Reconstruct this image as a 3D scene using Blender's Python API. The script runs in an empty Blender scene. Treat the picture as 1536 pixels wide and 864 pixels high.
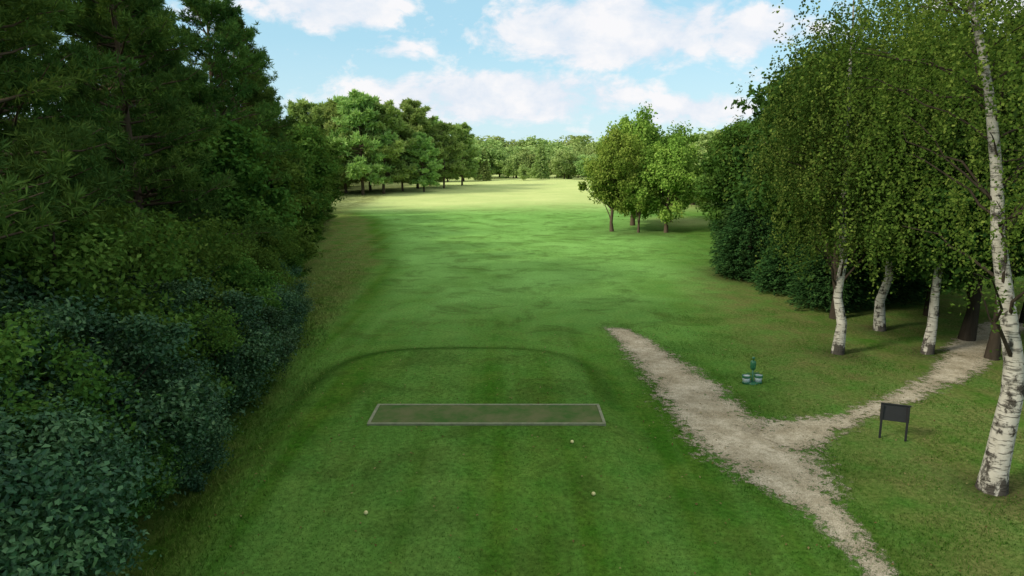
import bpy, math, numpy as np
from mathutils import Vector
pi=math.pi
S=bpy.context.scene
S.view_settings.view_transform='Standard'; S.view_settings.look='None'; S.view_settings.exposure=0
COL=S.collection

# ------------------------------------------------------------ helpers
def sst(x,a,b):
    t=np.clip((np.asarray(x,float)-a)/(b-a),0,1); return t*t*(3-2*t)
def teeR(x,y):
    return ((np.abs(x+1.70)/4.55)**3.2+(np.maximum(y-18.6,0)/6.0)**3.2)**(1/3.2)
def H(x,y):
    x=np.asarray(x,float); y=np.asarray(y,float)
    h=0.26*(1-sst(teeR(x,y),.86,1.13))*sst(y,10,16.4)
    h=h+0.35*sst(y,38,80)*np.sin(x*.11+.7)*np.sin(y*.07)
    h=h+1.3*sst(y,90,210)
    return h
def norm(v): return v/np.maximum(np.linalg.norm(v,axis=-1,keepdims=True),1e-9)

class Acc:
    def __init__(s): s.V=[];s.Q=[];s.M=[];s.T=[];s.S=[];s.n=0
    def add(s,v,q,m,t,sm):
        s.V.append(v); s.Q.append(q+s.n); s.M.append(np.full(len(q),m)); s.T.append(t); s.S.append(np.full(len(q),sm)); s.n+=len(v)
    def leaves(s,r,c,n,L,W,tone,axis=None,m=1):
        n=norm(n)
        if axis is None: axis=np.cross(n,r.normal(size=c.shape))
        t1=norm(axis); t2=norm(np.cross(n,t1)); N=len(c)
        L=np.broadcast_to(np.asarray(L,float),(N,))[:,None]; W=np.broadcast_to(np.asarray(W,float),(N,))[:,None]
        v=np.stack([c-t1*L*.5, c+t2*W*.5-t1*L*.08+n*W*.15, c+t1*L*.5, c-t2*W*.5-t1*L*.08+n*W*.15],1).reshape(-1,3)
        q=np.arange(4*N).reshape(N,4)
        s.add(v,q,m,np.repeat(tone,4),False)
    def tube(s,P,R,sides=7,m=0,tone=.5):
        P=np.asarray(P,float); k=len(P); T=norm(np.gradient(P,axis=0))
        ref=np.array([0,1,0.]) if abs(T[0][1])<.8 else np.array([1,0,0.])
        U=norm(np.cross(T,ref)); W=np.cross(T,U)
        a=np.linspace(0,2*pi,sides,endpoint=False)
        v=(P[:,None]+np.asarray(R)[:,None,None]*(np.cos(a)[None,:,None]*U[:,None]+np.sin(a)[None,:,None]*W[:,None])).reshape(-1,3)
        i=np.arange(k-1)[:,None]*sides; j=np.arange(sides)[None]; j2=(j+1)%sides
        q=np.stack([i+j,i+j2,i+sides+j2,i+sides+j],-1).reshape(-1,4)
        s.add(v,q,m,np.full(len(v),tone),True)
    def mesh(s,name,mats):
        V=np.concatenate(s.V).astype(np.float32); Q=np.concatenate(s.Q).astype(np.int32)
        me=bpy.data.meshes.new(name); me.vertices.add(len(V)); me.vertices.foreach_set('co',V.ravel())
        me.loops.add(Q.size); me.loops.foreach_set('vertex_index',Q.ravel())
        me.polygons.add(len(Q)); me.polygons.foreach_set('loop_start',np.arange(0,Q.size,4,dtype=np.int32))
        for m in mats: me.materials.append(m)
        me.polygons.foreach_set('material_index',np.concatenate(s.M).astype(np.int32))
        me.polygons.foreach_set('use_smooth',np.concatenate(s.S).astype(bool))
        a=me.attributes.new('tone','FLOAT','POINT'); a.data.foreach_set('value',np.concatenate(s.T).astype(np.float32))
        me.update(calc_edges=True); return me
def place(me,name,x,y,s=1,rz=0,sz=None,dz=0):
    o=bpy.data.objects.new(name,me); COL.objects.link(o)
    o.location=(x,y,float(H(x,y))-0.03+dz); o.rotation_euler=(0,0,rz); o.scale=(s,s,sz or s); return o
def curve(p0,p1,n,bend,r,wob=.04):
    p0=np.array(p0,float);p1=np.array(p1,float);t=np.linspace(0,1,n)[:,None]
    L=np.linalg.norm(p1-p0); mid=(p0+p1)/2+np.array([0,0,bend*L])
    P=(1-t)**2*p0+2*t*(1-t)*mid+t*t*p1
    w=r.normal(size=(n,3))*wob*L*.5; w[0]=0
    return P+w

# ------------------------------------------------------------ materials
def newmat(name):
    m=bpy.data.materials.new(name); m.use_nodes=True; nt=m.node_tree; nt.nodes.clear()
    out=nt.nodes.new('ShaderNodeOutputMaterial'); return m,nt,out
def N(nt,t,**k):
    n=nt.nodes.new(t)
    for a,b in k.items(): setattr(n,a,b)
    return n
def ramp(nt,stops,fac=None):
    n=nt.nodes.new('ShaderNodeValToRGB'); e=n.color_ramp.elements
    while len(e)<len(stops): e.new(.5)
    for i,(p,c) in enumerate(stops):
        e[i].position=p; e[i].color=(*c,1) if len(c)==3 else c
    if fac is not None: nt.links.new(fac,n.inputs[0])
    return n
def mixc(nt,f,a,b,mode='MIX'):
    n=nt.nodes.new('ShaderNodeMix'); n.data_type='RGBA'; n.blend_type=mode
    for k,v in ((0,f),(6,a),(7,b)):
        if isinstance(v,(int,float)): n.inputs[k].default_value=v
        elif isinstance(v,tuple): n.inputs[k].default_value=(*v,1)
        else: nt.links.new(v,n.inputs[k])
    return n.outputs[2]
def math_(nt,op,a,b=None,c=None,clamp=False):
    n=nt.nodes.new('ShaderNodeMath'); n.operation=op; n.use_clamp=clamp
    for i,v in enumerate((a,b,c)):
        if v is None: continue
        if isinstance(v,(int,float)): n.inputs[i].default_value=v
        else: nt.links.new(v,n.inputs[i])
    return n.outputs[0]
def noise(nt,vec,scale,detail=4,rough=.55,dist=0):
    n=nt.nodes.new('ShaderNodeTexNoise'); n.inputs['Scale'].default_value=scale; n.inputs['Detail'].default_value=detail
    n.inputs['Roughness'].default_value=rough; n.inputs['Distortion'].default_value=dist
    if vec is not None: nt.links.new(vec,n.inputs['Vector'])
    return n.outputs[0]
def leafmat(name,dark,mid,light,trans=.3,gloss=.0,up=False):
    m,nt,out=newmat(name); l=nt.links.new
    a=N(nt,'ShaderNodeAttribute',attribute_name='tone')
    rp=ramp(nt,[(0,dark),(.5,mid),(1,light)],a.outputs['Fac'])
    oi=N(nt,'ShaderNodeObjectInfo'); hs=N(nt,'ShaderNodeHueSaturation')
    l(math_(nt,'MULTIPLY_ADD',oi.outputs['Random'],.04,.482),hs.inputs['Hue'])
    l(math_(nt,'MULTIPLY_ADD',oi.outputs['Random'],.45,.78),hs.inputs['Value'])
    l(rp.outputs[0],hs.inputs['Color'])
    p=N(nt,'ShaderNodeBsdfDiffuse'); l(hs.outputs[0],p.inputs['Color'])
    if up:
        geo=N(nt,'ShaderNodeNewGeometry'); vm=N(nt,'ShaderNodeVectorMath',operation='MULTIPLY_ADD'); l(geo.outputs['Normal'],vm.inputs[0]); vm.inputs[1].default_value=(.25,.25,.25); vm.inputs[2].default_value=(0,0,1)
        vn=N(nt,'ShaderNodeVectorMath',operation='NORMALIZE'); l(vm.outputs[0],vn.inputs[0]); l(vn.outputs[0],p.inputs['Normal']); l(p.outputs[0],out.inputs[0]); return m
    sh=p.outputs[0]
    if trans:
        t=N(nt,'ShaderNodeBsdfTranslucent'); l(mixc(nt,.35,hs.outputs[0],(.2,.3,.02)),t.inputs[0])
        mx=N(nt,'ShaderNodeMixShader'); mx.inputs[0].default_value=trans; l(p.outputs[0],mx.inputs[1]); l(t.outputs[0],mx.inputs[2]); sh=mx.outputs[0]
    if gloss:
        gl=N(nt,'ShaderNodeBsdfGlossy'); gl.inputs['Roughness'].default_value=.45; gl.inputs['Color'].default_value=(.8,.95,1,1)
        m2=N(nt,'ShaderNodeMixShader'); m2.inputs[0].default_value=gloss; l(sh,m2.inputs[1]); l(gl.outputs[0],m2.inputs[2]); sh=m2.outputs[0]
    l(sh,out.inputs[0])
    return m
def barkmat(name,c1,c2,birch=False):
    m,nt,out=newmat(name); l=nt.links.new
    tc=N(nt,'ShaderNodeTexCoord'); mp=N(nt,'ShaderNodeMapping'); l(tc.outputs['Object'],mp.inputs[0])
    p=N(nt,'ShaderNodeBsdfDiffuse')
    if birch:
        mp.inputs['Scale'].default_value=(2.2,2.2,16)
        d=ramp(nt,[(.54,(0,0,0)),(.62,(1,1,1))],noise(nt,mp.outputs[0],1.6,4,.6))
        mp2=N(nt,'ShaderNodeMapping'); mp2.inputs['Scale'].default_value=(3,3,2.2); l(tc.outputs['Object'],mp2.inputs[0])
        nz=noise(nt,mp2.outputs[0],1.1,6,.7)
        sep=N(nt,'ShaderNodeSeparateXYZ'); l(tc.outputs['Object'],sep.inputs[0])
        low=math_(nt,'MULTIPLY_ADD',sep.outputs[2],-.22,.16); low=math_(nt,'MAXIMUM',low,.0)
        d2=ramp(nt,[(.53,(0,0,0)),(.60,(1,1,1))],math_(nt,'ADD',nz,low))
        base=mixc(nt,noise(nt,tc.outputs['Object'],5,5),c1,(c1[0]*.45,c1[1]*.43,c1[2]*.38))
        base=mixc(nt,math_(nt,'MULTIPLY',d.outputs[0],.7),base,c2); base=mixc(nt,math_(nt,'MULTIPLY',d2.outputs[0],.9),base,c2)
        h=math_(nt,'ADD',d.outputs[0],d2.outputs[0])
    else:
        mp.inputs['Scale'].default_value=(7,7,1.4)
        h=noise(nt,mp.outputs[0],2,4,.65); base=mixc(nt,h,c1,c2)
    b=N(nt,'ShaderNodeBump'); b.inputs['Strength'].default_value=.6; b.inputs['Distance'].default_value=.03; l(h,b.inputs['Height']); l(b.outputs[0],p.inputs['Normal'])
    l(base,p.inputs['Color']); l(p.outputs[0],out.inputs[0]); return m
def plain(name,col,rough=.6,var=.25,sc=12,metal=0):
    m,nt,out=newmat(name); l=nt.links.new; tc=N(nt,'ShaderNodeTexCoord')
    n=noise(nt,tc.outputs['Object'],sc,5); p=N(nt,'ShaderNodeBsdfPrincipled')
    l(mixc(nt,n,tuple(c*(1-var) for c in col),tuple(min(1,c*(1+var)) for c in col)),p.inputs['Base Color'])
    p.inputs['Roughness'].default_value=rough; p.inputs['Metallic'].default_value=metal; l(p.outputs[0],out.inputs[0]); return m

L_oak=leafmat('oak_leaf',(.032,.074,.016),(.070,.142,.026),(.15,.24,.05))
L_dark=leafmat('sycamore_leaf',(.018,.045,.012),(.038,.085,.018),(.09,.16,.035),.2)
L_shrub=leafmat('holly_leaf',(.013,.046,.019),(.032,.092,.034),(.11,.20,.08),.1,.02)
L_pine=leafmat('pine_needle',(.028,.066,.018),(.066,.130,.032),(.16,.24,.05),.2)
L_pinel=leafmat('pine_needle_light',(.20,.32,.09),(.34,.48,.14),(.46,.58,.2),.4)  # far needles lightened so the colour carries the aerial haze
L_birch=leafmat('birch_leaf',(.022,.058,.012),(.052,.112,.020),(.17,.24,.05),.25)
L_bigb=leafmat('silver_birch_leaf',(.04,.08,.014),(.09,.15,.025),(.22,.28,.055),.3)
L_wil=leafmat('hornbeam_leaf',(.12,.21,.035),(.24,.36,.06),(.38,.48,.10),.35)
L_con=leafmat('cypress_leaf',(.014,.042,.013),(.03,.076,.022),(.07,.14,.035),0)
L_far=leafmat('distant_leaf',(.24,.35,.12),(.36,.49,.16),(.48,.60,.22),.35)  # aerial haze and brightness of the far woods painted into the leaves
B_brown=barkmat('brown_bark',(.06,.045,.03),(.16,.12,.085)); B_dark=barkmat('dark_bark',(.02,.017,.012),(.075,.06,.045))
B_birch=barkmat('birch_bark',(.60,.58,.52),(.035,.03,.025),True)

# ------------------------------------------------------------ tree builders
def lumps(r,k=7,amp=.16):
    D=norm(r.normal(size=(k,3))); ph=r.uniform(0,6.28,k); f=r.uniform(2,5,k)
    return lambda d: 1+amp*np.sum(np.cos((d@D.T)*f+ph),axis=1)/math.sqrt(k)*1.4
def broadleaf(name,seed,Ht,R,cb,nc,lp,ls,lm,bm,clump=.24,tr=.2,sq=.7,nl=22):
    r=np.random.default_rng(seed); A=Acc(); lf=lumps(r)
    P=curve((0,0,0),(r.normal()*.25,r.normal()*.25,Ht*.82),9,0,r,.012); A.tube(P,np.linspace(tr,tr*.25,9)*np.array([1.35]+[1]*8),9)
    d=norm(r.normal(size=(nc,3))); rad=r.uniform(.15,1,nc)**.45*lf(d)
    c=d*rad[:,None]*np.array([R,R,(Ht-cb)/2])*.86+np.array([0,0,(Ht+cb)/2])
    cr=R*clump*r.uniform(.5,1.35,nc); ct=r.uniform(0,1,nc)
    i=np.repeat(np.arange(nc),lp); n=len(i)
    dd=norm(r.normal(size=(n,3))); rr=r.uniform(0,1,n)**.4
    p=c[i]+dd*(rr*cr[i]*r.choice([.8,1,1.4],n,p=[.4,.43,.17]))[:,None]*np.array([1,1,sq])
    p[:,2]=np.maximum(p[:,2],.04)
    nr=dd*.5+r.normal(size=(n,3))*.6+np.array([0,0,.5])
    A.leaves(r,p,nr,ls*r.uniform(.7,1.3,n),ls*.66*r.uniform(.7,1.3,n),np.clip(ct[i]*.6+r.normal(.2,.16,n),0,1))
    for k in r.choice(nc,min(nl,nc),replace=False):
        h=np.clip(c[k][2]*r.uniform(.35,.75),.2,Ht*.75); b=P[int(h/(Ht*.82)*8)]
        Q=curve(b,c[k],6,.06,r); w=tr*r.uniform(.2,.38); A.tube(Q,np.linspace(w,w*.2,6),5)
    return A.mesh(name,[bm,lm])
def birch(name,seed,Ht,R,cb,nc,ns,ls,lm,path=None,radii=None,droop=1.3,tr=.17,cl=.5,nl=18):
    r=np.random.default_rng(seed); A=Acc(); lf=lumps(r,7,.2)
    if path is None:
        P=curve((0,0,0),(r.normal()*.4,r.normal()*.4,Ht*.93),12,0,r,.008); rd=np.linspace(tr,tr*.15,12)*np.array([1.4,1.1]+[1]*10)
    else: P=np.array(path,float); rd=np.array(radii)
    A.tube(P,rd,10)
    d=norm(r.normal(size=(nc,3))); rad=r.uniform(.1,1,nc)**.5*lf(d)
    c=d*rad[:,None]*np.array([R,R,(Ht-cb)/2])*.9; c[:,2]+=(Ht+cb)/2
    c[:,0]+=np.interp(c[:,2],P[:,2],P[:,0]); c[:,1]+=np.interp(c[:,2],P[:,2],P[:,1])
    ct=r.uniform(0,1,nc)
    for k in range(nc):
        tp=c[k]
        if k%4==0:
            h=max(cb*.8,tp[2]-r.uniform(.5,2.5)); b=np.array([np.interp(h,P[:,2],P[:,0]),np.interp(h,P[:,2],P[:,1]),min(h,P[-1][2])])
            w=max(.02,np.interp(h,P[:,2],rd)*.26); A.tube(curve(b,tp,7,.12,r,.05),np.linspace(w,.008,7),5,m=2)
    i=np.repeat(np.arange(nc),ns); m=len(i)
    base=c[i]+r.normal(size=(m,3))*np.array([cl,cl,cl*.6]); ln=droop*r.uniform(.3,1,m); az=r.uniform(0,6.28,m)
    j=np.repeat(np.arange(m),nl); t=r.uniform(0,1,len(j))
    out=np.stack([np.cos(az),np.sin(az),np.zeros(m)],1)
    p=base[j]+out[j]*(np.sqrt(t)*.35)[:,None]; p[:,2]-=t**1.3*ln[j]; p+=r.normal(size=p.shape)*.05
    n=len(p); p[:,2]=np.maximum(p[:,2],.5)
    A.leaves(r,p,r.normal(size=(n,3))+np.array([0,0,.3]),ls*r.uniform(.7,1.25,n),ls*.75*r.uniform(.7,1.2,n),np.clip(ct[i][j]*.65+r.normal(.17,.15,n),0,1))
    return A.mesh(name,[B_birch,lm,B_dark])
def pine(name,seed,Ht,R,cb,nd,nw,lm,step=.5,ntw=12,ntf=5,nn=9,tr=.22,cone=.6):
    r=np.random.default_rng(seed); A=Acc()
    P=curve((0,0,0),(r.normal()*.3,r.normal()*.3,Ht*.98),12,0,r,.006); A.tube(P,np.linspace(tr,.03,12),8)
    TP=[];TD=[];TT=[]
    z=cb
    while z<Ht*.985:
        u=(z-cb)/(Ht-cb); prof=min(1,.7+u*2)*(1-u)**cone*1.15+.06
        for k in range(r.integers(4,7)):
            az=r.uniform(0,6.28); L=R*prof*r.uniform(.6,1.15); el=r.uniform(-.15,.22)+u*.6
            b=np.array([np.interp(z,P[:,2],P[:,0]),np.interp(z,P[:,2],P[:,1]),z+r.uniform(-.2,.2)])
            dv=np.array([math.cos(az)*math.cos(el),math.sin(az)*math.cos(el),math.sin(el)])
            e=b+dv*L; Q=curve(b,e,6,-.08,r,.04); w=.02+.014*L; A.tube(Q,np.linspace(w,.01,6),4)
            tone=r.uniform(0,1)
            for q in range(ntw):
                t=r.uniform(.25,1.02); f=min(t,1)*5; a0=int(min(f,4)); pp=Q[a0]+(Q[a0+1]-Q[a0])*(f-a0)
                sd=norm(np.cross(dv,[0,0,1]))*r.choice([-1,1])*r.uniform(.2,1)+dv*.7+np.array([0,0,r.uniform(-.1,.6)]); sd=norm(sd)
                tl=(.3+.3*L*(1.1-t))*r.uniform(.6,1.3)
                s=np.linspace(.3,1,ntf)[:,None]
                TP.append(pp+sd*s*tl+r.normal(size=(ntf,3))*.09); TD.append(np.tile(norm(sd+np.array([0,0,.35])),(ntf,1))); TT.append(np.full(ntf,tone))
        z+=step*r.uniform(.75,1.2)
    TP=np.concatenate(TP);TD=np.concatenate(TD);TT=np.concatenate(TT)
    i=np.repeat(np.arange(len(TP)),nn); n=len(i)
    ax=norm(TD[i]*.75+r.normal(size=(n,3))*.62); L=nd*r.uniform(.7,1.2,n)
    p=TP[i]+ax*(L*.5)[:,None]
    A.leaves(r,p,r.normal(size=(n,3))+np.array([0,0,.5]),L,nw,np.clip(TT[i]*.5+r.normal(.25,.15,n),0,1),axis=ax)
    return A.mesh(name,[B_brown,lm])
def conifer(name,seed,Ht,R,nsp,lp,ls,lm,pw=.7,base=.02):
    r=np.random.default_rng(seed); A=Acc(); lf=lumps(r,8,.22)
    A.tube(curve((0,0,0),(0,0,Ht*.97),8,0,r,.004),np.linspace(.22,.02,8),7)
    u=1-np.sqrt(r.uniform(0,1,nsp)); u=base+(1-base)*u; az=r.uniform(0,6.28,nsp)
    o=np.stack([np.cos(az),np.sin(az),np.zeros(nsp)],1); dd=norm(o+np.stack([0*u,0*u,u*2-1],1))
    rad=R*(np.maximum(1-u,0)**pw)*lf(dd)*np.where(u<.15,.8+u*1.3,1)
    st=r.uniform(.35,.95,nsp); c=o*(rad*st)[:,None]; c[:,2]=u*Ht+.25*(1-st)
    tn=r.uniform(0,1,nsp)
    for k in range(0,nsp,max(1,nsp//70)):
        A.tube(curve((0,0,max(.1,c[k][2]-.2)),c[k],4,.03,r),np.linspace(.035,.01,4),4)
    i=np.repeat(np.arange(nsp),lp); n=len(i)
    s=r.uniform(0,1,n); side=np.cross(o[i],[0,0,1.])
    sl=.35+.1*R
    p=c[i]+o[i]*(s*sl)[:,None]+side*(r.normal(size=n)*.22*(1.1-s))[:,None]; p[:,2]+=-.25*s*s*sl+.05+r.normal(size=n)*.06
    p[:,2]=np.maximum(p[:,2],.05)
    ax=norm(o[i]+side*r.normal(size=(n,1))*.6+np.array([0,0,-.25])+r.normal(size=(n,3))*.2)
    A.leaves(r,p,r.normal(size=(n,3))*.5+np.array([0,0,1.]),ls*r.uniform(.7,1.3,n),ls*.36,np.clip(tn[i]*.5+r.normal(.2,.15,n)+s*.15,0,1),axis=ax)
    return A.mesh(name,[B_dark,lm])

shrubs=[broadleaf('holly_shrub_mesh',11+k,5,2.6,-.6,190,290,.088,L_shrub,B_dark,.19,.09,nl=24) for k in range(3)]
saps=[broadleaf('oak_sapling_mesh',21+k,5,2.3,.2,130,200,.10,L_oak,B_dark,.2,.07,nl=20) for k in range(2)]
oaks=[broadleaf('oak_tree_mesh',31+k,10,3.9,1.0,170,190,.25,L_oak,B_dark,.2,.2) for k in range(3)]
darko=[broadleaf('sycamore_tree_mesh',41+k,10,4.0,2.1,190,220,.22,L_dark,B_dark,.2,.2) for k in range(2)]
horn=[broadleaf('hornbeam_tree_mesh',51+k,11,4.2,1.5,150,160,.30,L_wil,B_brown,.21,.22,.85) for k in range(3)]
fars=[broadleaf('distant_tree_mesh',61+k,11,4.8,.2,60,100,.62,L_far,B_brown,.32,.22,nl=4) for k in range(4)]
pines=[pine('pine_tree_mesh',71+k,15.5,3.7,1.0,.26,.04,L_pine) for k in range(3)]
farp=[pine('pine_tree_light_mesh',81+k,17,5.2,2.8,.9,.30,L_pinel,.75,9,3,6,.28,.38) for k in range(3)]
con=[conifer('cypress_tree_mesh',91+k,9,2.7,2800,12,.24,L_con) for k in range(2)]
farc=conifer('distant_cypress_mesh',95,11,3.0,1300,8,.6,L_far,.9)
bir=[birch('birch_tree_mesh',101+k,12.4,3.4,2.8,190,17,.095,L_birch,nl=17,droop=1.35,cl=.6) for k in range(3)]

R=np.random.default_rng(5)
def pk(lst): return lst[R.integers(len(lst))]
def pl(lst,name,x,y,h,h0,w=1): 
    s=h/h0; return place(pk(lst),name,x,y,s*w,R.uniform(0,6.28),s)
# --- left belt -------------------------------------------------
for x,y,h in [(-7.6,6.0,5.2),(-7.4,9.0,4.5),(-8.3,11.8,5.0),(-7.7,14.2,3.3),(-8.5,17.0,4.4),(-8.3,20.2,3.1),(-9.4,23.0,4.0),(-10.0,26.2,3.3),(-11.2,29,4.0),
              (-11.0,12.5,6),(-11.8,17,6),(-12.4,22,5.5),(-13,27,5)]:
    pl(shrubs,'holly_shrub',x,y,h,5,1.08)
for x,y,h in [(-7.3,11.2,2.8),(-8.4,15.8,4.2),(-7.8,18.8,2.5),(-9.2,21.6,4.7),(-9.9,24.8,4.6),(-10.9,27.5,5.2),(-10.0,14.2,6.8),(-10.4,18.8,6.4),(-8.6,10.0,5.2)]:
    pl(saps,'oak_sapling',x,y,h,5,1.0)
for x,y,h in [(-12.2,15.5,15.5),(-11.4,10.8,15),(-14.5,19.5,16.5),(-13.2,24.5,15.5),(-16.5,29,17),(-14.2,33,15.3),(-17.5,24,16),(-15.2,38.5,14.2),(-16.2,43.5,13),(-18.5,34,17),(-17.5,50,12),
              (-12.5,5,15.5),(-13,0,15),(-13,-7,15.5),(-17,-3,16),(-18,9,17),(-21,18,17)]:
    pl(pines,'pine_tree',x,y,h,15.5)
for x,y,h in [(-12.9,29.5,8.5),(-13.8,35,8.5),(-14.7,40,9),(-16.5,45.5,9),(-17,50,9.8),(-19,55,9.2),(-19.5,60,10),(-21,66,9.6),(-22.5,73,10),(-23.5,80,9.8),
              (-21,42,12),(-24,50,12.5),(-26,60,12),(-28,70,12.5),(-31,92,12)]:
    pl(oaks,'oak_tree',x,y,h,10,1.08)
for x,y,h in [(-12.3,33.5,3.2),(-13.5,38,3),(-14.6,44,3),(-15.8,51,3),(-17.6,58,3),(-19,66,3.2)]:
    pl(saps,'oak_sapling',x,y,h,5,1.5)
for x,y,h in [(-25,88,12.5),(-35,100,13),(-39,108,13)]: pl(bir,'birch_tree',x,y,h,12.4)
# --- far left pines ---------------------------------------------
for x,y,h in [(-33,137,16.5),(-29,134,18),(-25.5,137,16.5),(-30,146,17.5),(-36,142,17),(-20.5,150,17.3),(-22.5,142,13),(-18,141,11),(-15,152,13),(-12,166,13.5),(-19,160,14.5),(-41,140,17)]:
    pl(farp,'pine_tree',x,y,h,17,1.12)
# --- middle right group -------------------------------------------
for x,y,h,w in [(10.4,71,10.4,.88),(15.6,69,10.2,.92),(13.6,77,13.6,.85),(12.9,69.5,7.6,.8),(18.4,80,11.6,.95)]:
    pl(horn,'hornbeam_tree',x,y,h,11,w)
# --- right belt ------------------------------------------------------
for x,y,h in [(15.4,36.5,7.0),(14.4,41.0,6.5),(16.6,46,7.5),(18,50.5,7),(19.5,56,8),(21.5,63,8.5),(18.5,39,8.5),(21.5,46,9),(15.6,32.3,6.3),(18.3,34.5,8)]:
    pl(con,'cypress_tree',x,y,h,9,1.1)
for x,y,h in [(17.0,51,10.8),(21.5,60,10.5),(20.5,43,11.5),(24,70,10),(26,80,11),(24,52,12),(29,64,12)]: pl(oaks,'oak_tree',x,y,h,10)
for x,y,h in [(14.6,30.0,11.0),(19.2,30.5,12.5),(18.0,26.2,12),(22.5,29,13),(24,38,13),(17.2,37,12),(15.6,32.5,12.4),(17.2,23.6,9.5)]: pl(darko,'sycamore_tree',x,y,h,10)
for x,y,h,w in [(12.0,24.3,13.4,.95),(15.4,27.8,14,.95),(15.3,24.3,13.6,.92)]: pl(bir,'birch_tree',x,y,h,12.4,w)
place(darko[0],'sycamore_tree',19.6,23.2,1.3,2.2)
# big birch in front
P=[(0,0,-.1),(.02,0,.5),(.09,0,1.4),(.16,0,2.2),(.10,0,2.9),(-.18,.05,4.1),(-.5,.1,5.5),(-.7,.1,6.8),(-1.0,.1,8.15),(-1.25,.15,9.1),(-1.55,.2,10),(-1.9,.3,12),(-2.1,.3,14.5)]
rr_=[.32,.25,.225,.205,.18,.155,.13,.105,.09,.075,.06,.04,.02]
big=birch('silver_birch_mesh',131,14.5,3.6,3.6,165,10,.075,L_bigb,P,rr_,1.4,nl=17)
place(big,'silver_birch_tree',10.36,13.7)
# --- distant woods -----------------------------------------------
wc=bpy.data.collections.new('distant_trees'); COL.children.link(wc)
def far(me,x,y,s,w=1):
    o=bpy.data.objects.new('distant_tree',me); wc.objects.link(o); o.location=(x,y,float(H(x,y))-.1); o.scale=(s*w,s*w,s); o.rotation_euler=(0,0,R.uniform(0,6.28))
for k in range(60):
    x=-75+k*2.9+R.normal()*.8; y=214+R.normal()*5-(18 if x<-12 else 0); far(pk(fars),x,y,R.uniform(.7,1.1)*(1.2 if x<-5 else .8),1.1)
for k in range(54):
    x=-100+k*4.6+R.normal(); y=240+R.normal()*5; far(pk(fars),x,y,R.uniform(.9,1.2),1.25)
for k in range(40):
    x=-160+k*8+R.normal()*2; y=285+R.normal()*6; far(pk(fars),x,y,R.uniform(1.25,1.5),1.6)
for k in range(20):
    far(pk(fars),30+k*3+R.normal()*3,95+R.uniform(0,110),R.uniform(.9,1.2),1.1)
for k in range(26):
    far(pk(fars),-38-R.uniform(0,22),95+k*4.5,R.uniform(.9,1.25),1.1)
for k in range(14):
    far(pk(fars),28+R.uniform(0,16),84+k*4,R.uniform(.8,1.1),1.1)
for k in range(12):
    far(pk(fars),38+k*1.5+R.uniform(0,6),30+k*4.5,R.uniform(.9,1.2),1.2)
for x,y,s in [(8.5,201,.95),(-8,196,.8)]:
    place(farc,'cypress_tree',x,y,s)
place(fars[1],'field_maple_tree',3.3,192,.42)

# ------------------------------------------------------------ ground
def axis(a,b,st,lo,hi,g=1.13):
    v=list(np.arange(a,b+1e-6,st)); s=st
    while v[-1]<hi: s*=g; v.append(v[-1]+s)
    s=st
    while v[0]>lo: s*=g; v.insert(0,v[0]-s)
    return np.array(v)
xs=axis(-14,22,.2,-1500,1500,1.05); ys=axis(4,36,.2,-400,2500,1.035)
X,Y=np.meshgrid(xs,ys); Z=H(X,Y)
A=Acc(); nx=len(xs); i=(np.arange(len(ys)-1)[:,None]*nx+np.arange(nx-1)[None]).ravel()
V=np.stack([X.ravel(),Y.ravel(),Z.ravel()],1); A.add(V,np.stack([i,i+1,i+nx+1,i+nx],1),0,np.zeros(len(V)),True)
def edgeL(y): return np.interp(y,[0,10.6,13,16.8,21.9,29.6,45,60,81,100,130],[-5.8,-6.2,-6.5,-7,-7.6,-9.4,-13.5,-16,-20,-26,-34])
def fairL(y): return np.interp(y,[0,22,30,36,45,61,81,100],[-5.9,-7.0,-7.7,-8.0,-9.0,-12.2,-16.8,-24])
def n2d(x,y): return np.sin(x*1.7+np.sin(y*1.3)*1.5)+np.sin(y*2.1+np.sin(x*.9)*2)
x_,y_=V[:,0],V[:,1]
rough=.85*sst(fairL(y_)-x_+.25*n2d(x_*.6,y_*.5),-.6,1.3)*sst(y_,22,34)
rough=np.maximum(rough,.4*sst(edgeL(y_)-x_,-.9,.3))
rough=np.maximum(rough,.85*sst(x_-.1*(y_-20),6.5,10)*(1-sst(y_,34,46)))
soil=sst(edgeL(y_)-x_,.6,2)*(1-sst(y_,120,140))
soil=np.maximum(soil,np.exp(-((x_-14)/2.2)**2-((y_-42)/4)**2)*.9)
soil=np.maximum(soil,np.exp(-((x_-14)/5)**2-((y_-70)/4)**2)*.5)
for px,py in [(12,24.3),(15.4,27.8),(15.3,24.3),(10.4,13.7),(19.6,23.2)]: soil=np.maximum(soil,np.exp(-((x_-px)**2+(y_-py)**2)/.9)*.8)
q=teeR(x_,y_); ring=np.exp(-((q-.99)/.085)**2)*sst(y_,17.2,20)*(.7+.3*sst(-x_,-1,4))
lip=np.exp(-((q-1.19)/.06)**2)*sst(y_,17,22)
haze_tint=sst(y_,18,42)*sst(x_-fairL(y_),0,3)*(1-sst(x_-(3.5+.13*y_),-2,6)*.8)  # mist over the mid fairway, painted as a lighter green grass zone
pale=sst(y_,88,118)*(1-sst(x_,20,30)*.3)  # distance haze and sunlight put into the far grass colour
pale=np.maximum(pale,.8*np.exp(-((x_-20)/4)**2-((y_-80)/5)**2))  # sunlit patch right of the middle trees, painted into the ground
gm,nt,out=newmat('grass_ground'); l=nt.links.new
geo=N(nt,'ShaderNodeNewGeometry'); pos=geo.outputs['Position']
def att(nm): return N(nt,'ShaderNodeAttribute',attribute_name=nm).outputs['Fac']
nA=noise(nt,pos,.12,3); nB=noise(nt,pos,.9,4,.65); nC=noise(nt,pos,9,4,.7); nD=noise(nt,pos,70,2,.7); nE=noise(nt,pos,.42,4,.7,.8)
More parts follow.
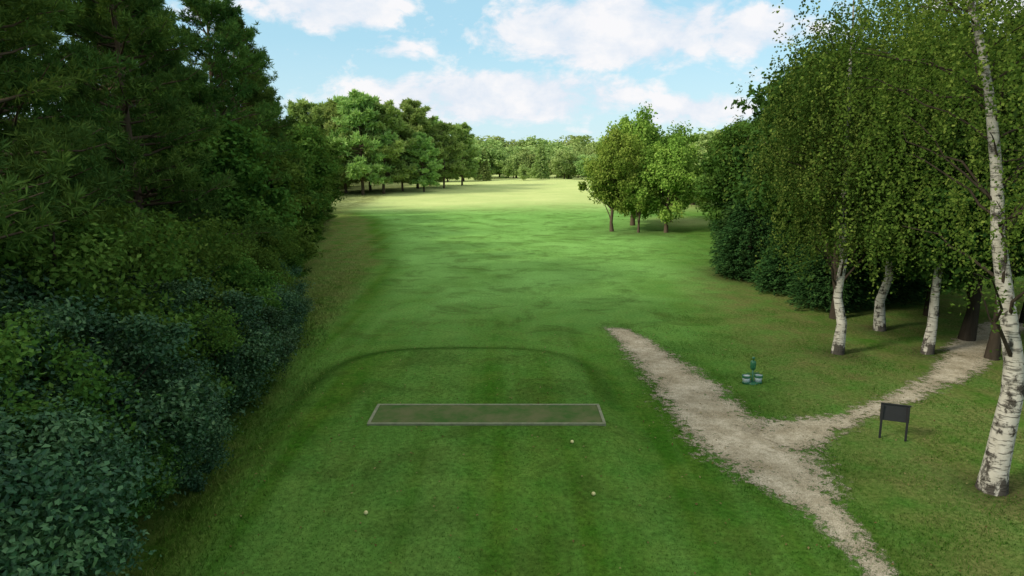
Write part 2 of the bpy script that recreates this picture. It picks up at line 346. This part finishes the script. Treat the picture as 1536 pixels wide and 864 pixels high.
c=mixc(nt,ramp(nt,[(.35,(0,0,0)),(.65,(1,1,1))],nA).outputs[0],(.040,.130,.012),(.060,.170,.016))
c=mixc(nt,ramp(nt,[(.38,(0,0,0)),(.68,(1,1,1))],nB).outputs[0],c,(.095,.178,.024))
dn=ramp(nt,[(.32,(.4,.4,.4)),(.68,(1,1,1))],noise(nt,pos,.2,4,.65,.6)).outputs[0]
c=mixc(nt,math_(nt,'MULTIPLY',att('haze_tint'),dn),c,(.23,.47,.12))
mpn=N(nt,'ShaderNodeMapping'); mpn.inputs['Scale'].default_value=(.55,.035,0); l(pos,mpn.inputs[0])
ms=ramp(nt,[(.40,(0,0,0)),(.58,(1,1,1))],noise(nt,mpn.outputs[0],1,3,.6,.3)).outputs[0]
c=mixc(nt,math_(nt,'MULTIPLY',ms,.34),c,(.17,.34,.085))
wear=ramp(nt,[(.50,(0,0,0)),(.64,(1,1,1))],nE).outputs[0]
c=mixc(nt,math_(nt,'MULTIPLY',wear,.45),c,(.055,.085,.018))
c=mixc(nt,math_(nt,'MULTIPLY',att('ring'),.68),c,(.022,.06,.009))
c=mixc(nt,math_(nt,'MULTIPLY',att('lip'),.4),c,(.12,.27,.05))
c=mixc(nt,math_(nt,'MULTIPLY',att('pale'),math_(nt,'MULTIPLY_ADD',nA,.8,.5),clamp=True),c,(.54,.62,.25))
rc=mixc(nt,nC,(.085,.12,.028),(.23,.22,.085)); c=mixc(nt,math_(nt,'MULTIPLY',att('rough'),math_(nt,'MULTIPLY_ADD',nB,2.6,-.65),clamp=True),c,rc)
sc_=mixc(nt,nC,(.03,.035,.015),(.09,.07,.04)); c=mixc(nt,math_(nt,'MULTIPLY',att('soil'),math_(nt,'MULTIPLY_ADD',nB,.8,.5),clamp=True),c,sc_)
f=math_(nt,'MULTIPLY_ADD',nC,1.7,.15); f2=math_(nt,'MULTIPLY_ADD',nD,.8,.6)
mm=math_(nt,'MULTIPLY',f,f2); cb_=N(nt,'ShaderNodeCombineColor'); [l(mm,cb_.inputs[k]) for k in range(3)]
c=mixc(nt,1.0,c,cb_.outputs[0],'MULTIPLY')
p=N(nt,'ShaderNodeBsdfDiffuse'); l(c,p.inputs['Color'])
b=N(nt,'ShaderNodeBump'); b.inputs['Strength'].default_value=.5; b.inputs['Distance'].default_value=.05; l(math_(nt,'ADD',nC,nD),b.inputs['Height']); l(b.outputs[0],p.inputs['Normal'])
l(p.outputs[0],out.inputs[0])
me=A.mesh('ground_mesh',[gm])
for nm,v in (('rough',rough),('soil',soil),('ring',ring),('pale',pale),('haze_tint',haze_tint),('lip',lip)):
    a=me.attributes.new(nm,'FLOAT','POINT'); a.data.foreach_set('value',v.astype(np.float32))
g=bpy.data.objects.new('ground',me); COL.objects.link(g)

# ------------------------------------------------------------ gravel path
pyL=[0,10.58,11.5,12.57,14.15,15.56,17.8,19.9,24.3,28.6]; pxL=[6.1,5.96,5.93,5.76,5.08,4.57,4.43,4.43,4.2,3.95]
pyR=[0,10.58,12.2,13.55,15.2,16.8,18.75,21.5,24.8,28.6]; pxR=[6.8,6.65,6.9,7.05,7.4,7.1,6.65,6.4,5.8,4.75]
bx=[6.6,7.6,8.8,11.0,13.5,15.45,17.6,20.5,25]; by=[16.2,16.9,17.5,19.0,20.86,22.65,25.2,28,31]; bw=[1.0,.9,.6,.5,.6,.7,.8,.8,.8]
def onpath(x,y,g=.0):
    m=(x>np.interp(y,pyL,pxL)+g)&(x<np.interp(y,pyR,pxR)-g)&(y<28.8)
    m|=(np.abs(y-np.interp(x,bx,by))<np.interp(x,bx,bw)*1.0-g)&(x>6.5)
    return m
pm,nt,out=newmat('gravel'); l=nt.links.new
geo=N(nt,'ShaderNodeNewGeometry'); pos=geo.outputs['Position']
n1=noise(nt,pos,.9,4,.65); n2=noise(nt,pos,5,5,.8); n3=noise(nt,pos,45,3,.75)
vo=N(nt,'ShaderNodeTexVoronoi'); vo.inputs['Scale'].default_value=45; l(pos,vo.inputs['Vector'])
c=mixc(nt,ramp(nt,[(.35,(0,0,0)),(.65,(1,1,1))],n1).outputs[0],(.30,.25,.16),(.56,.50,.38)); c=mixc(nt,ramp(nt,[(.46,(0,0,0)),(.7,(.85,.85,.85))],n2).outputs[0],c,(.17,.15,.08))
c=mixc(nt,ramp(nt,[(.4,(0,0,0)),(.75,(.5,.5,.5))],n3).outputs[0],c,(.64,.59,.48))
sv=N(nt,'ShaderNodeSeparateColor'); l(vo.outputs['Color'],sv.inputs[0]); vf=math_(nt,'MULTIPLY_ADD',sv.outputs[0],.45,.75); cb_=N(nt,'ShaderNodeCombineColor'); [l(vf,cb_.inputs[k]) for k in range(3)]
c=mixc(nt,1.0,c,cb_.outputs[0],'MULTIPLY')
p=N(nt,'ShaderNodeBsdfDiffuse'); l(c,p.inputs['Color'])
b=N(nt,'ShaderNodeBump'); b.inputs['Strength'].default_value=.5; b.inputs['Distance'].default_value=.02; l(math_(nt,'ADD',n3,vo.outputs['Distance']),b.inputs['Height']); l(b.outputs[0],p.inputs['Normal'])
e=N(nt,'ShaderNodeAttribute',attribute_name='tone').outputs['Fac']
k=math_(nt,'SUBTRACT',1.12,e); k=math_(nt,'ADD',k,math_(nt,'MULTIPLY_ADD',n1,1.8,-.9)); k=math_(nt,'ADD',k,math_(nt,'MULTIPLY_ADD',n2,4.2,-2.1)); k=math_(nt,'ADD',k,math_(nt,'MULTIPLY_ADD',n3,1.6,-.8))
al=ramp(nt,[(.1,(0,0,0)),(.6,(1,1,1))],k)
tr=N(nt,'ShaderNodeBsdfTransparent'); mx=N(nt,'ShaderNodeMixShader'); l(al.outputs[0],mx.inputs[0]); l(tr.outputs[0],mx.inputs[1]); l(p.outputs[0],mx.inputs[2]); l(mx.outputs[0],out.inputs[0])
def ribbon(name,Lp,Rp,dz,endfade=0,wear=0):
    m=25; t=np.linspace(-.4,1.4,m); P=Lp[:,None]*(1-t)[None,:,None]+Rp[:,None]*t[None,:,None]
    P=P.reshape(-1,2); n=len(Lp); tone=np.tile(np.abs(t*2-1)**1.5*.95,n)
    s=np.arange(n)/(n-1); tone=np.maximum(tone,np.repeat(sst(s,1-endfade,1),m)*1.3) if endfade else tone
    tone=tone+wear*sst(-P[:,1],-16,-12)*.35+(1-wear)*sst(P[:,0],7.5,9)*(1-sst(P[:,0],13,15))*.42
    A=Acc(); i=(np.arange(n-1)[:,None]*m+np.arange(m-1)[None]).ravel()
    A.add(np.column_stack([P,H(P[:,0],P[:,1])+dz]),np.stack([i,i+1,i+m+1,i+m],1),0,tone,True)
    o=bpy.data.objects.new(name,A.mesh(name+'_mesh',[pm])); COL.objects.link(o)
yy=np.arange(0,28.7,.2)
def sm(a,k=6):
    for _ in range(k): a[1:-1]=(a[:-2]+a[1:-1]*2+a[2:])/4
    return a
ribbon('gravel_path',np.stack([sm(np.interp(yy,pyL,pxL)),yy],1),np.stack([sm(np.interp(yy,pyR,pxR)),yy],1),.018,.04,1)
t=np.linspace(0,8,110); cxy=np.stack([np.interp(t,range(9),bx),np.interp(t,range(9),by)],1); w=np.interp(t,range(9),bw)
for _ in range(5): cxy[1:-1]=(cxy[:-2]+cxy[1:-1]*2+cxy[2:])/4
tg=norm(np.gradient(cxy,axis=0)); nn_=np.stack([tg[:,1],-tg[:,0]],1)
ribbon('gravel_path',cxy-nn_*w[:,None],cxy+nn_*w[:,None],.026)

# ------------------------------------------------------------ grass blades
MX,MY=-.66,17.42
r=np.random.default_rng(9)
def blades(n,x0,x1,y0,y1,h,w,test,g=0,t0=.4):
    x=r.uniform(x0,x1,n); y=y0+(y1-y0)*r.uniform(0,1,n)**1.5; k=test(x,y)&~onpath(x,y,g)&~((np.abs(x-MX)<3.12)&(np.abs(y-MY)<.76)); return x[k],y[k],h,w,t0
dE=lambda x,y:x-edgeL(y)
sets=[blades(100000,-7,13,8.5,26,.034,.012,lambda x,y:x>edgeL(y),0,.35),
      blades(70000,-10.5,-5,8,32,.12,.014,lambda x,y:np.abs(dE(x,y)+.1)<r.uniform(0,1,len(x))**2*1.9,0,.55),
      blades(40000,-15,-7,25,60,.10,.028,lambda x,y:(x<fairL(y)-r.uniform(-.2,1.6,len(x)))&(x>edgeL(y)-1)&(y<r.uniform(30,60,len(x))),0,.9),
      blades(80000,6,20,8.5,32,.06,.014,lambda x,y:(x>np.interp(y,pyR,pxR))&(n2d(x,y)+r.normal(size=len(x))*.7>.1),0,.35),
      blades(60000,3,9,8.5,29,.05,.013,lambda x,y:(np.abs(x-np.interp(y,pyL,pxL))<r.uniform(0,.5,len(x)))|(np.abs(x-np.interp(y,pyR,pxR))<r.uniform(0,.8,len(x))),.5,.35)]
A=Acc()
for x,y,h,w,t0 in sets:
    n=len(x); hh=h*r.uniform(.5,1.5,n); ax=norm(np.stack([r.normal(size=n)*.5,r.normal(size=n)*.5,np.ones(n)],1))
    c=np.stack([x,y,H(x,y)],1)+ax*(hh*.45)[:,None]
    az=r.uniform(0,6.28,n); A.leaves(r,c,np.stack([np.cos(az),np.sin(az),0*az+.2],1),hh,w*r.uniform(.6,1.3,n),np.clip(r.normal(t0,.2,n)+.1*n2d(x*.5,y*.5),0,1),axis=ax,m=0)
L_gr=leafmat('grass_blade',(.034,.098,.010),(.068,.162,.016),(.20,.27,.065),.3,0,True)
o=bpy.data.objects.new('grass',A.mesh('grass_mesh',[L_gr])); COL.objects.link(o)
A=Acc(); n=1100; x=r.uniform(-7,14,n); y=r.uniform(9,34,n); k=(x>edgeL(y)); x,y=x[k],y[k]; n=len(x)
A.leaves(r,np.stack([x,y,H(x,y)+.035],1),r.normal(size=(n,3))*.3+np.array([0,0,1]),.06*r.uniform(.6,1.4,n),.04,r.uniform(0,1,n),m=0)
o=bpy.data.objects.new('fallen_leaves',A.mesh('fallen_leaves_mesh',[leafmat('dead_leaf',(.08,.05,.02),(.18,.13,.05),(.3,.26,.12),.1)])); COL.objects.link(o)

# ------------------------------------------------------------ built objects
def empty(name,x,y,rz=0):
    o=bpy.data.objects.new(name,None); COL.objects.link(o); o.location=(x,y,float(H(x,y))); o.rotation_euler=(0,0,rz); return o
def box(par,name,c,s,mat,bev=.006,rot=(0,0,0)):
    bpy.ops.mesh.primitive_cube_add(size=1); o=bpy.context.object; o.name=name; o.scale=s; bpy.ops.object.transform_apply(scale=True,location=False,rotation=False)
    o.location=c; o.rotation_euler=rot; o.data.materials.append(mat); o.parent=par
    if bev: m=o.modifiers.new('b','BEVEL'); m.width=bev; m.segments=2
    return o
def lathe(par,name,prof,mat,loc=(0,0,0),sides=20):
    a=np.linspace(0,2*pi,sides,endpoint=False); v=[(rr*math.cos(t),rr*math.sin(t),z) for rr,z in prof for t in a]
    f=[(i*sides+j,i*sides+(j+1)%sides,(i+1)*sides+(j+1)%sides,(i+1)*sides+j) for i in range(len(prof)-1) for j in range(sides)]
    me=bpy.data.meshes.new(name); me.from_pydata(v,[],f); me.polygons.foreach_set('use_smooth',[True]*len(f)); me.materials.append(mat); o=bpy.data.objects.new(name,me); COL.objects.link(o); o.parent=par; o.location=loc; return o
green=plain('green_paint',(.02,.13,.06),.4); blk=plain('black_paint',(.018,.018,.02),.5); pb=plain('pale_plastic',(.45,.53,.56),.4); yel=plain('yellow_plastic',(.65,.62,.28),.45)
wood=plain('weathered_timber',(.20,.22,.13),.9,.5,9)
tm,nt,out=newmat('artificial_turf'); l=nt.links.new; tc=N(nt,'ShaderNodeTexCoord')
a1=noise(nt,tc.outputs['Object'],1.1,5,.7); a2=noise(nt,tc.outputs['Object'],120,3)
c=mixc(nt,ramp(nt,[(.38,(0,0,0)),(.62,(1,1,1))],a1).outputs[0],(.065,.14,.035),(.15,.165,.075)); c=mixc(nt,math_(nt,'MULTIPLY',a2,.4),c,(.04,.075,.025))
p=N(nt,'ShaderNodeBsdfDiffuse'); l(c,p.inputs['Color']); l(p.outputs[0],out.inputs[0])
mat=empty('tee_mat',MX,MY)
box(mat,'turf',(0,0,.012),(6.02,1.28,.06),tm,0)
box(mat,'frame_front',(0,-.69,-.005),(6.18,.08,.12),wood); box(mat,'frame_back',(0,.69,-.005),(6.18,.08,.12),wood)
box(mat,'frame_left',(-3.055,0,-.004),(.08,1.285,.12),wood); box(mat,'frame_right',(3.055,0,-.004),(.08,1.285,.12),wood)
for x,y in [(-2.9,12.5),(1.7,13.2),(1.46,15.6)]:
    e_=empty('tee_marker',x,y); e_.scale=(.8,.8,.9); lathe(e_,'dome',[(.001,.085),(.025,.082),(.045,.065),(.055,.04),(.05,.02),(.02,.012)],yel); lathe(e_,'peg',[(.012,-.05),(.012,.02),(.001,.03)],blk)
def washer(x,y):
    e_=empty('ball_washer',x,y,.1)
    lathe(e_,'base',[(.001,.05),(.16,.05),(.18,.03),(.18,-.02)],green); lathe(e_,'post',[(.03,.02),(.03,.55),(.001,.56)],green)
    lathe(e_,'washer_body',[(.001,.44),(.05,.45),(.085,.5),(.09,.7),(.07,.74),(.03,.76),(.001,.76)],green)
    lathe(e_,'cap',[(.001,.88),(.035,.87),(.05,.84),(.035,.80),(.015,.79),(.015,.74)],green); box(e_,'paddle',(0,-.1,.62),(.05,.03,.18),green)
    for s in (-1,1):
        box(e_,'arm_%d'%(s+2),(s*.11,0,.34),(.2,.025,.025),green); 
        lathe(e_,'sand_bucket_%d'%(s+2),[(.001,.03),(.10,.03),(.125,.26),(.115,.26),(.095,.18),(.001,.18)],pb,(s*.2,0,0)); lathe(e_,'bucket_rim_%d'%(s+2),[(.128,.20),(.137,.21),(.137,.275),(.122,.28),(.116,.262)],green,(s*.2,0,0))
        lathe(e_,'bucket_foot_%d'%(s+2),[(.10,0),(.118,.0),(.12,.07),(.11,.072)],green,(s*.2,0,0))
washer(7.66,20.86)
sg=empty('notice_board',9.72,16.45,math.radians(-22))
box(sg,'board',(0,0,.70),(.66,.035,.44),blk,.008,(math.radians(-6),0,0)); box(sg,'board_rim',(0,-.03,.93),(.68,.03,.03),blk)
box(sg,'leg_1',(-.29,-.045,.44),(.05,.05,.9),blk); box(sg,'leg_2',(.29,-.045,.44),(.05,.05,.9),blk)

# ------------------------------------------------------------ light, sky, camera
EL,AZ=math.radians(32),math.radians(243)
w=bpy.data.worlds.new('World'); S.world=w; w.use_nodes=True; nt=w.node_tree; nt.nodes.clear(); l=nt.links.new
out=N(nt,'ShaderNodeOutputWorld'); bg=N(nt,'ShaderNodeBackground'); bg.inputs[1].default_value=.15; l(bg.outputs[0],out.inputs[0])
sky=N(nt,'ShaderNodeTexSky',sky_type='NISHITA'); sky.sun_disc=False; sky.sun_elevation=EL; sky.sun_rotation=AZ; sky.air_density=1.0; sky.dust_density=.6; sky.ozone_density=1.5
tc=N(nt,'ShaderNodeTexCoord'); sp=N(nt,'ShaderNodeSeparateXYZ'); l(tc.outputs['Generated'],sp.inputs[0])
az=math_(nt,'ARCTAN2',sp.outputs[0],sp.outputs[1]); el=math_(nt,'ARCSINE',sp.outputs[2])
tot=None
for a0,e0,sa,se,am in [(-.25,.20,.12,.04,1),(.14,.175,.22,.06,1.1),(.32,.165,.10,.04,.9),(-.02,.088,.26,.045,1),(.25,.068,.10,.028,.8),(-.16,.15,.06,.02,.5),(-.9,.25,.3,.08,1),(.75,.2,.3,.08,1)]:
    dx=math_(nt,'DIVIDE',math_(nt,'SUBTRACT',az,a0),sa); dy=math_(nt,'DIVIDE',math_(nt,'SUBTRACT',el,e0),se)
    q=math_(nt,'ADD',math_(nt,'MULTIPLY',dx,dx),math_(nt,'MULTIPLY',dy,dy)); q=math_(nt,'MULTIPLY',math_(nt,'SUBTRACT',1,q),am); q=math_(nt,'MAXIMUM',q,0)
    tot=q if tot is None else math_(nt,'MAXIMUM',tot,q)
over=ramp(nt,[(.28,(0,0,0)),(.55,(.75,.75,.75))],el)  # unseen bright cloud cover overhead, added to raise the ambient light
tot=math_(nt,'MAXIMUM',tot,over.outputs[0])
cv=N(nt,'ShaderNodeCombineXYZ'); l(az,cv.inputs[0]); l(math_(nt,'MULTIPLY',el,1.6),cv.inputs[1])
cn=noise(nt,cv.outputs[0],11,6,.62,.2)
d=math_(nt,'ADD',math_(nt,'MULTIPLY',tot,.75),math_(nt,'MULTIPLY_ADD',cn,2.4,-1.30))
mask=ramp(nt,[(.0,(0,0,0)),(.36,(1,1,1))],d)
hz=ramp(nt,[(0,(.6,.6,.6)),(.16,(0,0,0))],el)
shade=mixc(nt,ramp(nt,[(.42,(0,0,0)),(.6,(1,1,1))],cn).outputs[0],(5.2,5.6,6.2),(6.5,6.4,6.5))
skc=mixc(nt,.68,sky.outputs[0],(3.1,5.4,6.4))
skc=mixc(nt,hz.outputs[0],skc,(5.0,6.1,6.5))
shade=mixc(nt,over.outputs[0],shade,(6.8,6.6,6.0))
l(mixc(nt,math_(nt,'MULTIPLY',mask.outputs[0],.95),skc,shade),bg.inputs[0])
sl=bpy.data.lights.new('sun','SUN'); sl.energy=3.7; sl.angle=math.radians(10); sl.color=(1,.92,.76)
so=bpy.data.objects.new('sun',sl); COL.objects.link(so)
so.rotation_euler=Vector((math.sin(AZ)*math.cos(EL),math.cos(AZ)*math.cos(EL),math.sin(EL))).to_track_quat('Z','Y').to_euler()
cd=bpy.data.cameras.new('camera'); cd.lens=24; cd.sensor_width=36; cd.clip_end=5000
co=bpy.data.objects.new('camera',cd); COL.objects.link(co); co.location=(0,0,7); co.rotation_euler=(math.radians(90-10.6),0,0); S.camera=co
